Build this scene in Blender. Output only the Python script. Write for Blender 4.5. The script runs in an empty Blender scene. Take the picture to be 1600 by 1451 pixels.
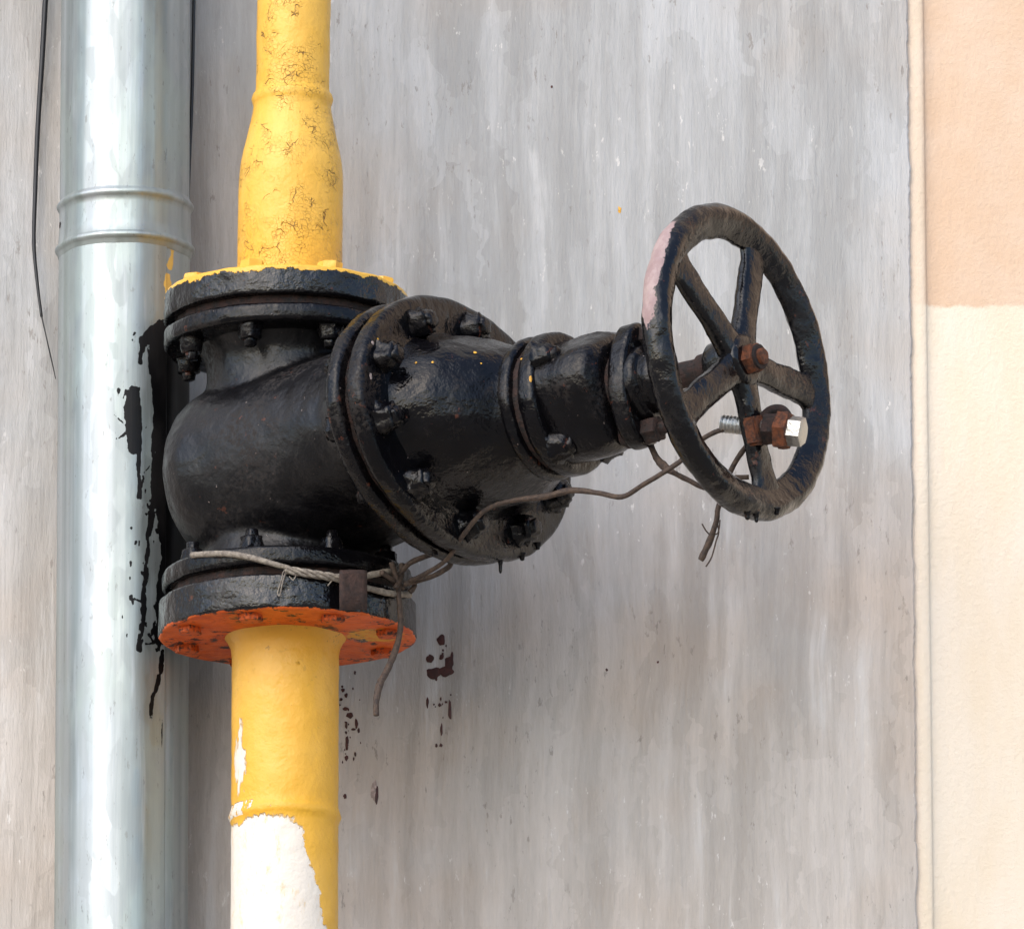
import bpy, bmesh, math, random
import numpy as np
from mathutils import Vector, Matrix, noise
random.seed(7)
R = math.radians
S = bpy.context.scene
C = S.collection

# ------------------------------------------------------------------ camera
E = R(14.5); F = 15000.0; DIST = 7.5
XR = Vector((1, 0, 0)); DV = Vector((0, math.cos(E), math.sin(E))); UP = Vector((0, -math.sin(E), math.cos(E)))
def ray(px, py): return DV + XR*((px-800)/F) - UP*((py-725.5)/F)
CAM = -ray(446, 727)*DIST
def un(px, py, Y=0.0):
    r = ray(px, py); return CAM + r*((Y-CAM.y)/r.y)
def proj(p):
    v = Vector(p)-CAM; k = v.dot(DV)
    return 800+F*v.dot(XR)/k, 725.5-F*v.dot(UP)/k
cd = bpy.data.cameras.new('camera'); co = bpy.data.objects.new('camera', cd); C.objects.link(co)
cd.sensor_width = 36; cd.lens = 36*F/1600; cd.clip_end = 500; cd.clip_start = 0.1
co.matrix_world = Matrix.Translation(CAM) @ Matrix((XR, UP, -DV)).transposed().to_4x4()
S.camera = co

# ------------------------------------------------------------------ sky, sun, exposure
SUN_AZ, SUN_EL = R(-32), R(39)         # azimuth measured from straight out of the wall, towards the left
w = bpy.data.worlds.new('World'); S.world = w; w.use_nodes = True
nt = w.node_tree; bg = nt.nodes['Background']
sky = nt.nodes.new('ShaderNodeTexSky'); sky.sky_type = 'NISHITA'; sky.sun_disc = False
sky.sun_elevation = SUN_EL; sky.sun_rotation = math.pi - SUN_AZ
sky.dust_density = 1.6; sky.air_density = 1.0; sky.ozone_density = 1.0
nt.links.new(sky.outputs[0], bg.inputs[0]); bg.inputs[1].default_value = 0.15
sd = Vector((math.sin(SUN_AZ)*math.cos(SUN_EL), -math.cos(SUN_AZ)*math.cos(SUN_EL), math.sin(SUN_EL)))
ld = bpy.data.lights.new('sun', 'SUN'); ld.energy = 0.8; ld.angle = R(80); ld.color = (1, 0.955, 0.89)
lo = bpy.data.objects.new('sun', ld); C.objects.link(lo); lo.rotation_euler = sd.to_track_quat('Z', 'Y').to_euler()
S.view_settings.view_transform = 'Standard'; S.view_settings.look = 'None'
S.view_settings.exposure = 1.02; S.view_settings.gamma = 1.0

# ------------------------------------------------------------------ material helpers
class NT:
    def __init__(s, name):
        s.m = bpy.data.materials.new(name); s.m.use_nodes = True; s.t = s.m.node_tree
        s.b = s.t.nodes['Principled BSDF']; s.co = s.n('ShaderNodeTexCoord').outputs['Object']
    def n(s, typ, **k):
        o = s.t.nodes.new(typ)
        for a, v in k.items(): setattr(o, a, v)
        return o
    def put(s, sock, v):
        if isinstance(v, bpy.types.NodeSocket): s.t.links.new(v, sock)
        elif isinstance(v, (tuple, list)) and len(v) == 3 and sock.type == 'RGBA': sock.default_value = (*v, 1)
        elif sock.type == 'RGBA' and isinstance(v, (int, float)): sock.default_value = (v, v, v, 1)
        else: sock.default_value = v
    def math(s, op, a, b=0.0, c=0.0, clamp=False):
        o = s.n('ShaderNodeMath', operation=op, use_clamp=clamp)
        for i, v in enumerate((a, b, c)): s.put(o.inputs[i], v)
        return o.outputs[0]
    def scale(s, sc, v=None):
        o = s.n('ShaderNodeVectorMath', operation='MULTIPLY'); s.put(o.inputs[0], v or s.co); o.inputs[1].default_value = sc
        return o.outputs[0]
    def noise(s, scale, detail=4, rough=0.55, vec=None, dist=0.0, st=None, off=None):
        v = vec or s.co
        if st: v = s.scale(st, v)
        if off:
            o = s.n('ShaderNodeVectorMath', operation='ADD'); s.put(o.inputs[0], v); o.inputs[1].default_value = off; v = o.outputs[0]
        o = s.n('ShaderNodeTexNoise'); s.put(o.inputs['Vector'], v)
        o.inputs['Scale'].default_value = scale; o.inputs['Detail'].default_value = detail
        o.inputs['Roughness'].default_value = rough; o.inputs['Distortion'].default_value = dist
        return o.outputs['Fac']
    def warp(s, scale, amt, vec=None):
        v = vec or s.co
        o = s.n('ShaderNodeTexNoise'); s.put(o.inputs['Vector'], v); o.inputs['Scale'].default_value = scale
        o.inputs['Detail'].default_value = 3
        a = s.n('ShaderNodeVectorMath', operation='MULTIPLY_ADD'); s.put(a.inputs[0], o.outputs['Color'])
        a.inputs[1].default_value = (amt,)*3; s.put(a.inputs[2], v); return a.outputs[0]
    def voro(s, scale, vec=None, feat='DISTANCE_TO_EDGE', rnd=1.0):
        o = s.n('ShaderNodeTexVoronoi', feature=feat); s.put(o.inputs['Vector'], vec or s.co)
        o.inputs['Scale'].default_value = scale; o.inputs['Randomness'].default_value = rnd
        return o.outputs['Distance']
    def ramp(s, f, lo, hi, a=0.0, b=1.0):
        o = s.n('ShaderNodeMapRange', interpolation_type='SMOOTHSTEP'); s.put(o.inputs[0], f)
        for i, v in zip((1, 2, 3, 4), (lo, hi, a, b)): s.put(o.inputs[i], v)
        return o.outputs[0]
    def mix(s, f, a, b, mode='MIX'):
        o = s.n('ShaderNodeMix', data_type='RGBA', blend_type=mode); s.put(o.inputs[0], f); s.put(o.inputs[6], a); s.put(o.inputs[7], b)
        return o.outputs[2]
    def sep(s, v=None):
        o = s.n('ShaderNodeSeparateXYZ'); s.put(o.inputs[0], v or s.co); return o.outputs
    def attr(s, name):
        return s.n('ShaderNodeAttribute', attribute_name=name).outputs['Fac']
    def bump(s, h, dist, strength=1.0, prev=None):
        o = s.n('ShaderNodeBump'); s.put(o.inputs['Height'], h); o.inputs['Distance'].default_value = dist
        o.inputs['Strength'].default_value = strength
        if prev: s.t.links.new(prev, o.inputs['Normal'])
        return o.outputs[0]
    def done(s, col=None, rough=None, nrm=None, metal=None, spec=None):
        for k, v in (('Base Color', col), ('Roughness', rough), ('Normal', nrm), ('Metallic', metal), ('Specular IOR Level', spec)):
            if v is not None: s.put(s.b.inputs[k], v)
        return s.m

def black_layers(m, matte=0.0, dusty=.36):
    """thick brushed black enamel, dusty and chipped: colour, roughness, bump height socket"""
    mid = m.noise(42, 4, .58, off=(3, 1, 7)); fine = m.noise(300, 3, .6, off=(9, 2, 4)); d0 = m.noise(16, 4, .65, off=(5, 8, 2))
    col = m.mix(m.ramp(mid, .35, .7), (.0022, .0021, .0030), (.0050, .0046, .0055))
    dust = m.math('MULTIPLY', m.ramp(d0, .50, .66), m.ramp(fine, .42, .62))
    col = m.mix(m.math('MULTIPLY', dust, dusty), col, (.040, .030, .025))
    rust = m.ramp(m.math('ADD', m.noise(95, 4, .7, off=(1, 6, 3)), m.math('MULTIPLY', d0, .25)), .79, .84)
    col = m.mix(m.math('MULTIPLY', rust, .8), col, (.085, .028, .016))
    chip = m.ramp(fine, .725, .745)
    col = m.mix(chip, col, (.20, .16, .145))
    ro = m.math('ADD', m.ramp(d0, .40, .60, .12+matte, .25+matte), m.math('MULTIPLY', dust, .40))
    h = m.math('ADD', m.math('MULTIPLY', mid, 1.05), m.math('MULTIPLY', fine, .13))
    return col, ro, h

def mat_black(name='black_enamel', matte=0.0):
    m = NT(name); c, r, h = black_layers(m, matte)
    return m.done(c, r, m.bump(h, .0020 if matte else .0030), spec=.40 if matte else .27)

def yellow_layers(m, crack_lo=.50, cracks=True):
    n1 = m.noise(9, 3); n2 = m.noise(70, 4, .6)
    col = m.mix(m.ramp(n1, .35, .65), (.78, .415, .035), (.82, .47, .075))
    col = m.mix(m.math('MULTIPLY', m.ramp(n2, .5, .75), .4), col, (.70, .36, .030))
    h = m.math('ADD', m.math('MULTIPLY', n2, .5), m.math('MULTIPLY', m.noise(260, 2), .14))
    if cracks:
        wv = m.warp(85, .011)
        area = m.noise(17, 3, .6, off=(2, 4, 1)); brk = m.noise(75, 2, off=(6, 1, 1))
        wd = m.ramp(brk, .42, .72, .0, .06)
        e2 = m.voro(310, wv)
        k = m.math('MULTIPLY', m.ramp(m.math('SUBTRACT', e2, wd), -.02, .02, 1, 0), m.ramp(area, crack_lo, crack_lo+.12))
        e1 = m.voro(70, wv)
        k1 = m.math('MULTIPLY', m.ramp(e1, .006, .022, 1, 0), m.math('MULTIPLY', m.ramp(brk, .52, .58), m.ramp(area, crack_lo-.02, crack_lo+.06)))
        k = m.math('MAXIMUM', m.math('MULTIPLY', k, .62), k1)
        col = m.mix(m.math('MULTIPLY', k, .85), col, (.15, .06, .012))
        h = m.math('SUBTRACT', h, m.math('MULTIPLY', k, .5))
    grime = m.ramp(m.noise(150, 3, .7, off=(3, 3, 8)), .62, .74)
    col = m.mix(m.math('MULTIPLY', grime, .3), col, (.30, .14, .02))
    return col, m.ramp(n2, .3, .7, .30, .44), h

def mat_simple_rust(name, a=(.16, .05, .022), b=(.045, .022, .015)):
    m = NT(name); n = m.noise(160, 6, .7)
    return m.done(m.mix(m.ramp(n, .35, .65), b, a), .8, m.bump(m.noise(420, 4, .7), .002))

M = {}
M['black'] = mat_black()
M['matte'] = mat_black('dull_black_enamel', .20)
M['rust'] = mat_simple_rust('rusty_iron', (.19, .055, .018), (.035, .016, .010))
M['rustdark'] = mat_simple_rust('dark_rust', (.040, .017, .012), (.008, .007, .007))
M['strap'] = mat_simple_rust('rusty_strap', (.075, .040, .032), (.035, .022, .020))

# upper pipe flange: black enamel with yellow slopped over its top edge
def mat_top_flange(zt):
    m = NT('black_enamel_yellow_top'); c, r, h = black_layers(m)
    yc, yr, yh = yellow_layers(m, .7, False)
    z = m.sep()[2]
    q = m.math('ADD', z, m.math('MULTIPLY', m.math('SUBTRACT', m.noise(38, 5, .7), .5), .020))
    f = m.ramp(q, zt-.0040, zt-.0032)
    return m.done(m.mix(f, c, yc), m.mix(f, r, yr), m.bump(m.mix(f, h, m.math('ADD', yh, .4)), .004))
# lower pipe flange: black rim, orange primer underneath
def mat_low_flange(zb, cx):
    m = NT('black_rim_orange_primer_underside'); c, r, h = black_layers(m)
    n = m.noise(60, 5, .65)
    oc = m.mix(m.ramp(n, .40, .66), (.74, .13, .006), (.56, .078, .004))
    oc = m.mix(m.ramp(m.noise(62, 5, .72, off=(2, 2, 5)), .555, .61), oc, (.035, .014, .010))
    z = m.sep()[2]
    q = m.math('ADD', z, m.math('MULTIPLY', m.math('SUBTRACT', m.noise(55, 5, .7, off=(4, 4, 4)), .5), .007))
    f = m.ramp(q, zb+.0007, zb+.0014, 1, 0)
    dx = m.n('ShaderNodeVectorMath', operation='DISTANCE'); m.put(dx.inputs[0], m.co); dx.inputs[1].default_value = (cx+.068, -.012, zb)
    yf = m.ramp(m.math('ADD', dx.outputs['Value'], m.math('MULTIPLY', m.noise(90, 5, .7), .030)), .034, .040, 1, 0)
    oc = m.mix(m.math('MULTIPLY', yf, m.ramp(m.noise(190, 4, .7), .38, .5)), oc, (.70, .36, .02))
    return m.done(m.mix(f, c, oc), m.mix(f, r, .5), m.bump(h, .0036))
def mat_yellow_upper():
    m = NT('cracked_yellow_paint'); c, r, h = yellow_layers(m, .47)
    return m.done(c, r, m.bump(h, .0028), spec=.45)
def mat_yellow_lower(zring):
    m = NT('yellow_paint_over_cream_primer'); c, r, h = yellow_layers(m, .66)
    x, y, z = m.sep()
    nb = m.math('SUBTRACT', m.noise(42, 5, .65, off=(1, 3, 9)), .5)
    st = m.math('SUBTRACT', m.noise(30, 4, .6, st=(6, 6, .6)), .5)
    # unpainted cream below the weld ring, left and front; ragged brush edge
    zz = m.math('ADD', z, m.math('ADD', m.math('MULTIPLY', nb, .012), m.math('MULTIPLY', st, .016)))
    f1 = m.ramp(zz, zring-.014, zring-.002, 1, 0)
    xx = m.math('ADD', x, m.math('ADD', m.math('MULTIPLY', nb, .026), m.math('MULTIPLY', m.math('ADD', z, -(zring-.045)), .25)))
    f1 = m.math('MULTIPLY', f1, m.ramp(xx, .0195, .0255, 1, 0))
    d = m.n('ShaderNodeVectorMath', operation='DISTANCE')
    sv = m.scale((1, 1, .30)); m.put(d.inputs[0], sv); d.inputs[1].default_value = (-.036, -.024, .30*(zring+.038))
    f2 = m.ramp(m.math('ADD', d.outputs['Value'], m.math('MULTIPLY', m.math('ADD', nb, st), .018)), .0060, .0110, 1, 0)
    rg = m.math('MULTIPLY', m.ramp(m.math('ABSOLUTE', m.math('ADD', z, -(zring+.002))), .004, .007, 1, 0), m.ramp(m.math('ADD', st, nb), .02, .10))
    f = m.math('MAXIMUM', m.math('MAXIMUM', f1, f2), m.math('MULTIPLY', rg, m.ramp(xx, .0, .012, 1, 0)))
    wr = m.noise(130, 5, .75, st=(1, 1, .35), off=(2, 7, 7))
    f = m.ramp(m.math('ADD', f, m.math('MULTIPLY', m.math('SUBTRACT', wr, .5), 1.3)), .32, .66)
    cream = m.mix(m.ramp(wr, .52, .74), (.77, .70, .61), (.70, .50, .26))
    dk = m.ramp(m.noise(80, 5, .7, off=(8, 1, 2)), .60, .66)
    up = m.ramp(z, zring+.10, zring+.14)
    c = m.mix(m.math('MULTIPLY', m.math('MULTIPLY', dk, up), .65), c, (.16, .07, .012))
    return m.done(m.mix(f, c, cream), m.mix(f, r, .55), m.bump(m.math('SUBTRACT', h, m.math('MULTIPLY', f, .35)), .0026), spec=.45)

def mat_galv():
    m = NT('galvanised_steel')
    sp = m.n('ShaderNodeTexVoronoi', feature='F1'); m.put(sp.inputs['Vector'], m.scale((1, 1, .30), m.warp(30, .02))); sp.inputs['Scale'].default_value = 110
    cell = m.sep(sp.outputs['Color'])[0]
    band = m.noise(34, 3, .55, st=(1, 1, .012)); st = m.noise(150, 3, .6, st=(1, 1, .05), off=(2, 2, 0)); bl = m.noise(16, 4, .62, st=(1, 1, .45), off=(4, 2, 2))
    col = m.mix(m.ramp(band, .38, .60), (.265, .295, .29), (.46, .485, .49))
    col = m.mix(m.math('MULTIPLY', cell, .30), col, (.33, .37, .375))
    col = m.mix(m.math('MULTIPLY', m.ramp(bl, .46, .62), .45), col, (.40, .46, .42))
    col = m.mix(m.math('MULTIPLY', m.ramp(st, .55, .75), .40), col, (.52, .55, .57))
    gr = m.ramp(m.noise(230, 3, .75, st=(1, 1, .30)), .62, .70)
    col = m.mix(m.math('MULTIPLY', gr, .45), col, (.16, .155, .14))
    blk = m.attr('black_paint'); yel = m.attr('yellow_paint')
    e = m.noise(330, 4, .7, st=(1, 1, .7)); edge = m.math('MULTIPLY', m.math('SUBTRACT', e, .5), 1.1)
    fb = m.ramp(m.math('ADD', blk, edge), .47, .53); fy = m.ramp(m.math('ADD', yel, edge), .45, .6)
    col = m.mix(m.math('MULTIPLY', fy, .85), col, (.66, .40, .05))
    col = m.mix(fb, col, m.mix(m.ramp(bl, .4, .6), (.003, .003, .0035), (.010, .009, .009)))
    paint = m.math('MAXIMUM', fb, fy)
    ro = m.mix(paint, m.ramp(cell, 0, 1, .44, .56), m.ramp(bl, .35, .65, .30, .55))
    h = m.math('ADD', m.math('MULTIPLY', m.noise(24, 2, .5, st=(1, 1, .03)), 1.0), m.math('MULTIPLY', st, .05))
    h = m.math('ADD', h, m.math('MULTIPLY', m.noise(9, 2, .5, off=(3, 3, 3)), .6))
    n = m.bump(h, .0050)
    return m.done(col, ro, n, m.math('MULTIPLY', m.math('SUBTRACT', 1.0, paint), .82), spec=m.ramp(paint, 0, 1, .5, .16))

def mat_wall():
    m = NT('brushed_grey_paint')
    wv = m.warp(2.4, .055)
    def strokes(sx, sz, rot, off):
        mp = m.n('ShaderNodeMapping'); m.put(mp.inputs[0], m.warp(55, .034, wv)); mp.inputs['Location'].default_value = off
        mp.inputs['Rotation'].default_value = (0, rot, 0); mp.inputs['Scale'].default_value = (sx, 1, sz)
        v = m.n('ShaderNodeTexVoronoi', feature='F1'); m.put(v.inputs['Vector'], mp.outputs[0]); v.inputs['Scale'].default_value = 1
        return m.sep(v.outputs['Color'])[0]
    k1 = strokes(24, 4.2, R(5), (3, 0, 1)); k2 = strokes(44, 9, R(-9), (8, 0, 5))
    s1 = m.noise(11, 4, .62, vec=wv, st=(1, 1, .12)); s2 = m.noise(60, 4, .62, vec=wv, st=(1, 1, .05), off=(3, 0, 2))
    bl = m.noise(3.0, 4, .6, off=(8, 0, 3)); ar = m.noise(8, 4, .62, off=(2, 9, 2)); gn = m.noise(260, 4, .75, st=(1, 1, .16), off=(0, 5, 1))
    base = m.mix(m.ramp(bl, .40, .60), (.418, .384, .350), (.430, .430, .426))
    f = m.math('ADD', m.math('MULTIPLY', s1, .40), m.math('ADD', m.math('MULTIPLY', s2, .34), m.math('ADD', m.math('MULTIPLY', k1, .045), m.math('MULTIPLY', k2, .07))))
    f = m.math('ADD', f, m.math('MULTIPLY', gn, .13))
    col = m.mix(m.ramp(f, .36, .64), m.mix(1.0, base, (.76, .75, .735), 'MULTIPLY'), m.mix(1.0, base, (1.17, 1.17, 1.18), 'MULTIPLY'))
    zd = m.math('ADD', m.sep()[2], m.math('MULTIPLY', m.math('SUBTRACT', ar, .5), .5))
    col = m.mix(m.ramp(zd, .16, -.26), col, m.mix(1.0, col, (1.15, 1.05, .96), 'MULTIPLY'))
    lt = m.math('MULTIPLY', m.ramp(s2, .56, .68), m.ramp(ar, .46, .60))
    col = m.mix(m.math('MULTIPLY', lt, .38), col, (.62, .61, .59))
    fn = m.noise(180, 4, .68, st=(1, 1, .35), off=(1, 1, 6))
    fl = m.math('MULTIPLY', m.ramp(fn, .645, .69), m.ramp(ar, .45, .56))
    col = m.mix(m.math('MULTIPLY', fl, .7), col, (.70, .67, .63))
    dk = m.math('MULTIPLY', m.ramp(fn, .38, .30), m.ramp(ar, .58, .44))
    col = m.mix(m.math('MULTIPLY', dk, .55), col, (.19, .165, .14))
    h = m.math('ADD', m.math('MULTIPLY', gn, .40), m.math('MULTIPLY', m.noise(75, 3, .6, st=(1, 1, .06)), .60))
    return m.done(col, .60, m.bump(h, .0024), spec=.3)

def mat_cream(zline, xcor):
    m = NT('cream_and_peach_plaster')
    x, y, z = m.sep()
    n = m.noise(30, 4, .6, st=(1, 1, .25)); n2 = m.noise(9, 4, .6)
    cream = m.mix(m.ramp(n, .3, .7), (.755, .635, .485), (.78, .68, .555))
    peach = m.mix(m.ramp(n2, .3, .7), (.655, .46, .315), (.70, .535, .405))
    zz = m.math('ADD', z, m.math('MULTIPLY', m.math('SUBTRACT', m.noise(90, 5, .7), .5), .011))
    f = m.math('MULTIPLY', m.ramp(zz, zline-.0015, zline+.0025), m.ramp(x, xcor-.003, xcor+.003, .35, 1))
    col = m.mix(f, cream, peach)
    col = m.mix(m.ramp(x, xcor-.014, xcor-.006, .5, 0), col, (.74, .56, .45))
    sp = m.ramp(m.noise(170, 2, .5, st=(1, 1, .5), off=(2, 2, 1)), .80, .82)
    col = m.mix(m.math('MULTIPLY', sp, .6), col, (.42, .25, .12))
    h = m.math('ADD', m.math('MULTIPLY', n, .5), m.math('MULTIPLY', m.noise(200, 4, .7), .3))
    return m.done(col, .75, m.bump(h, .0030), spec=.25)

# ------------------------------------------------------------------ mesh helpers
def tag(o, label=None, cat=None, group=None, kind=None):
    for k, v in (('label', label), ('category', cat), ('group', group), ('kind', kind)):
        if v: o[k] = v
    return o
def empty(name, loc=(0, 0, 0)):
    o = bpy.data.objects.new(name, None); o.location = loc; o.empty_display_size = .02; C.objects.link(o); return o
def mesh(name, V, Fc, mat, parent=None, smooth=True, angle=None):
    me = bpy.data.meshes.new(name); me.from_pydata([tuple(v) for v in V], [], Fc); me.update()
    if mat: me.materials.append(mat)
    o = bpy.data.objects.new(name, me); C.objects.link(o)
    if smooth:
        me.polygons.foreach_set('use_smooth', [True]*len(me.polygons))
        if angle is not None: me.set_sharp_from_angle(angle=R(angle))
    if parent is not None: attach(o, parent)
    return o
def attach(o, p):
    o.parent = p; o.matrix_parent_inverse = Matrix.Translation(-origin(p))
def origin(p):
    v = p.location.copy()
    while p.parent is not None: p = p.parent; v = Vector((0, 0, 0)) + v; break
    return v
def fbm(p, sc, oct=3):
    return noise.fractal(Vector(p)*sc, 1.0, 2.0, oct)
def lathe(o, ax, e1, e2, prof, seg=96, amp=0.0, sc=40, oval=None, cap=True, step=None):
    """rings along ax; prof = [(radius, height)] or with oval [(A, B, height)] in metres; lumpy noise amp"""
    pts = []
    for i, q in enumerate(prof):
        if i and step:
            a = prof[i-1]; L = math.dist(a, q); k = max(1, int(L/step))
            for j in range(1, k): pts.append(tuple(a[n]+(q[n]-a[n])*j/k for n in range(len(q))))
        pts.append(q)
    V = []; Fc = []
    for q in pts:
        A, B, h = (q[0], q[0], q[1]) if len(q) == 2 else q
        for k in range(seg):
            t = 2*math.pi*k/seg
            p = o + ax*h + e1*(A*math.cos(t)) + e2*(B*math.sin(t))
            if amp:
                d = fbm(p, sc)*amp
                n = (e1*math.cos(t)*B + e2*math.sin(t)*A)
                n = n.normalized() if n.length > 1e-9 else ax
                p = p + n*d + ax*(fbm(p+Vector((5, 5, 5)), sc)*amp*.5)
            V.append(p)
    n = len(pts)
    for i in range(n-1):
        for k in range(seg):
            a = i*seg+k; b = i*seg+(k+1) % seg
            Fc.append((a, b, b+seg, a+seg))
    if cap:
        Fc.append(tuple(range(seg))[::-1]); Fc.append(tuple(range((n-1)*seg, n*seg)))
    return V, Fc
X, Y, Z = Vector((1, 0, 0)), Vector((0, 1, 0)), Vector((0, 0, 1))
def disc_prof(r, h0, h1, bev=.0025):
    p = [(.0005, h0)]
    for k in range(5):
        t = math.pi/2*k/4; p.append((r-bev+bev*math.sin(t), h0+bev-bev*math.cos(t)))
    for k in range(5):
        t = math.pi/2*k/4; p.append((r-bev+bev*math.cos(t), h1-bev+bev*math.sin(t)))
    p.append((.0005, h1)); return p
def oval_disc_prof(A, B, h0, h1, bev=.003):
    return [(q[0]-B+A if q[0] > .001 else .0005, q[0], q[1]) for q in disc_prof(B, h0, h1, bev)]
def frame(ax):
    ax = Vector(ax).normalized(); e1 = ax.cross(Z if abs(ax.z) < .9 else Y).normalized(); return ax, e1, e1.cross(ax)
def tube(pts, rads, seg=10, caps=True, amp=0, sub=6):
    """Catmull-Rom tube"""
    P = [Vector(p) for p in pts]; rr = rads if isinstance(rads, (list, tuple)) else [rads]*len(P)
    Q = []; Rr = []
    for i in range(len(P)-1):
        p0, p1, p2, p3 = P[max(i-1, 0)], P[i], P[i+1], P[min(i+2, len(P)-1)]
        for j in range(sub):
            t = j/sub
            Q.append(.5*((2*p1)+(p2-p0)*t+(2*p0-5*p1+4*p2-p3)*t*t+(-p0+3*p1-3*p2+p3)*t**3)); Rr.append(rr[i]+(rr[i+1]-rr[i])*t)
    Q.append(P[-1]); Rr.append(rr[-1])
    V = []; Fc = []; e1 = None
    for i, q in enumerate(Q):
        tg = (Q[min(i+1, len(Q)-1)]-Q[max(i-1, 0)]).normalized()
        if e1 is None: e1 = frame(tg)[1]
        e1 = (e1-tg*e1.dot(tg)).normalized(); e2 = tg.cross(e1)
        for k in range(seg):
            t = 2*math.pi*k/seg; r = Rr[i]
            if amp: r *= 1+amp*fbm(q+e1*math.cos(t)*.01+e2*math.sin(t)*.01, 160, 2)
            V.append(q+(e1*math.cos(t)+e2*math.sin(t))*r)
    for i in range(len(Q)-1):
        for k in range(seg): a = i*seg+k; b = i*seg+(k+1) % seg; Fc.append((a, b, b+seg, a+seg))
    if caps: Fc.append(tuple(range(seg))[::-1]); Fc.append(tuple(range((len(Q)-1)*seg, len(Q)*seg)))
    return V, Fc
def hexmesh(name, af, h, mat, stud=0.0, sr=.004, lump=.0004, soft=0.0):
    """hex nut or bolt head standing on z=0, optional stud end above it; shared mesh data"""
    V = []; Fc = []; r = af/math.sqrt(3); seg = 24
    def hexr(t): a = (t % (math.pi/3))-math.pi/6; return (af/2)*(1+(1-soft)*(1/math.cos(a)-1))*(1+.06*soft)
    rings = [(-.001, 1.0+.35*soft), (h*.12, 1.0+.22*soft), (h*.3, 1.0+.05*soft), (h*.72, 1.0-.03*soft), (h*.93, .97-.12*soft), (h, .86-.12*soft), (h*1.03, .62)]
    if stud: rings += [(h*1.03, sr/(af/2)), (h+stud*.85, sr/(af/2)), (h+stud, .75*sr/(af/2))]
    for i, (z, f) in enumerate(rings):
        for k in range(seg):
            t = 2*math.pi*k/seg; rr = hexr(t) if i < 5 else (af/2)
            rr *= f; n = 1+lump/af*2.2*noise.noise(Vector((math.cos(t)*2, math.sin(t)*2, z*200)))
            V.append((rr*n*math.cos(t), rr*n*math.sin(t), z))
    for i in range(len(rings)-1):
        for k in range(seg): a = i*seg+k; b = i*seg+(k+1) % seg; Fc.append((a, b, b+seg, a+seg))
    Fc.append(tuple(range((len(rings)-1)*seg, len(rings)*seg)))
    me = bpy.data.meshes.new(name); me.from_pydata(V, [], Fc); me.materials.append(mat)
    me.polygons.foreach_set('use_smooth', [True]*len(me.polygons)); me.set_sharp_from_angle(angle=R(38+45*soft)); return me
def put(name, me, p, ax, spin, parent):
    o = bpy.data.objects.new(name, me); C.objects.link(o)
    ax, e1, e2 = frame(ax)
    m = Matrix((e1, e2, ax)).transposed().to_4x4()
    if m.to_3x3().determinant() < 0: m = Matrix((-e1, e2, ax)).transposed().to_4x4()
    o.matrix_world = Matrix.Translation(p) @ m @ Matrix.Rotation(spin, 4, 'Z')
    if parent is not None: attach(o, parent)
    return o
PXM = .0005                                   # one photograph pixel at the pipe, in metres

# ------------------------------------------------------------------ setting: ground and walls
WY = .165                                     # grey wall face behind the pipe axis
GZ = CAM.z-1.6
m = NT('pale_paving'); gm = m.done(m.mix(m.ramp(m.noise(3, 5), .3, .7), (.22, .19, .155), (.28, .245, .20)), .9)
tag(mesh('ground', [(-80, -120, GZ), (80, -120, GZ), (80, 40, GZ), (-80, 40, GZ)], [(0, 1, 2, 3)], gm, smooth=False), kind='structure')

xe = un(1426, 725, WY).x                      # wobbly right edge of the grey coat
xc = un(1449, 725, WY).x                      # rounded arris of the cream wall
zl = un(1500, 485, WY+.02).z
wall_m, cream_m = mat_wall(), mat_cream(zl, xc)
zs = list(np.arange(-.55, .60, .0022)); zs = [GZ, -2, -1]+zs+[1.2, 2.4, 4.0]
V = []; Fc = []
for z in zs:
    jx = xe + .0016*fbm((0, 3, z), 30, 4) + .0008*noise.noise(Vector((1, 2, z*260)))
    for x, y in ((-6, WY), (-.6, WY), (xe-.02, WY), (jx-.0012, WY), (jx, WY+.0012), (jx, WY+.006)): V.append((x, y, z))
for i in range(len(zs)-1):
    for k in range(5): a = i*6+k; Fc.append((a, a+1, a+7, a+6))
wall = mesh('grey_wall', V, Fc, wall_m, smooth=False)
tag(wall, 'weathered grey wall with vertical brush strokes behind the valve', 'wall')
V = []; Fc = []; prof = [(xe-.03, WY+.004)]
for k in range(13):
    t = math.pi/2*k/12; prof.append((xc-.006+.007*math.sin(t), WY+.004+.0025*(1-math.cos(t))))
for k in range(1, 9):
    t = math.pi/2*k/8; prof.append((xc+.001+.016*(1-math.cos(t)), WY+.0065+.0035*math.sin(t)))
prof += [(xc+.12, WY+.0105), (4, WY+.014)]
zs2 = [GZ, -.6, 0, .6, 4.0]
for z in zs2:
    for x, y in prof: V.append((x, y, z))
n = len(prof)
for i in range(len(zs2)-1):
    for k in range(n-1): a = i*n+k; Fc.append((a, a+1, a+n+1, a+n))
tag(mesh('plaster_wall', V, Fc, cream_m), 'cream and peach plastered wall section at the right edge', 'wall')

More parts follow.
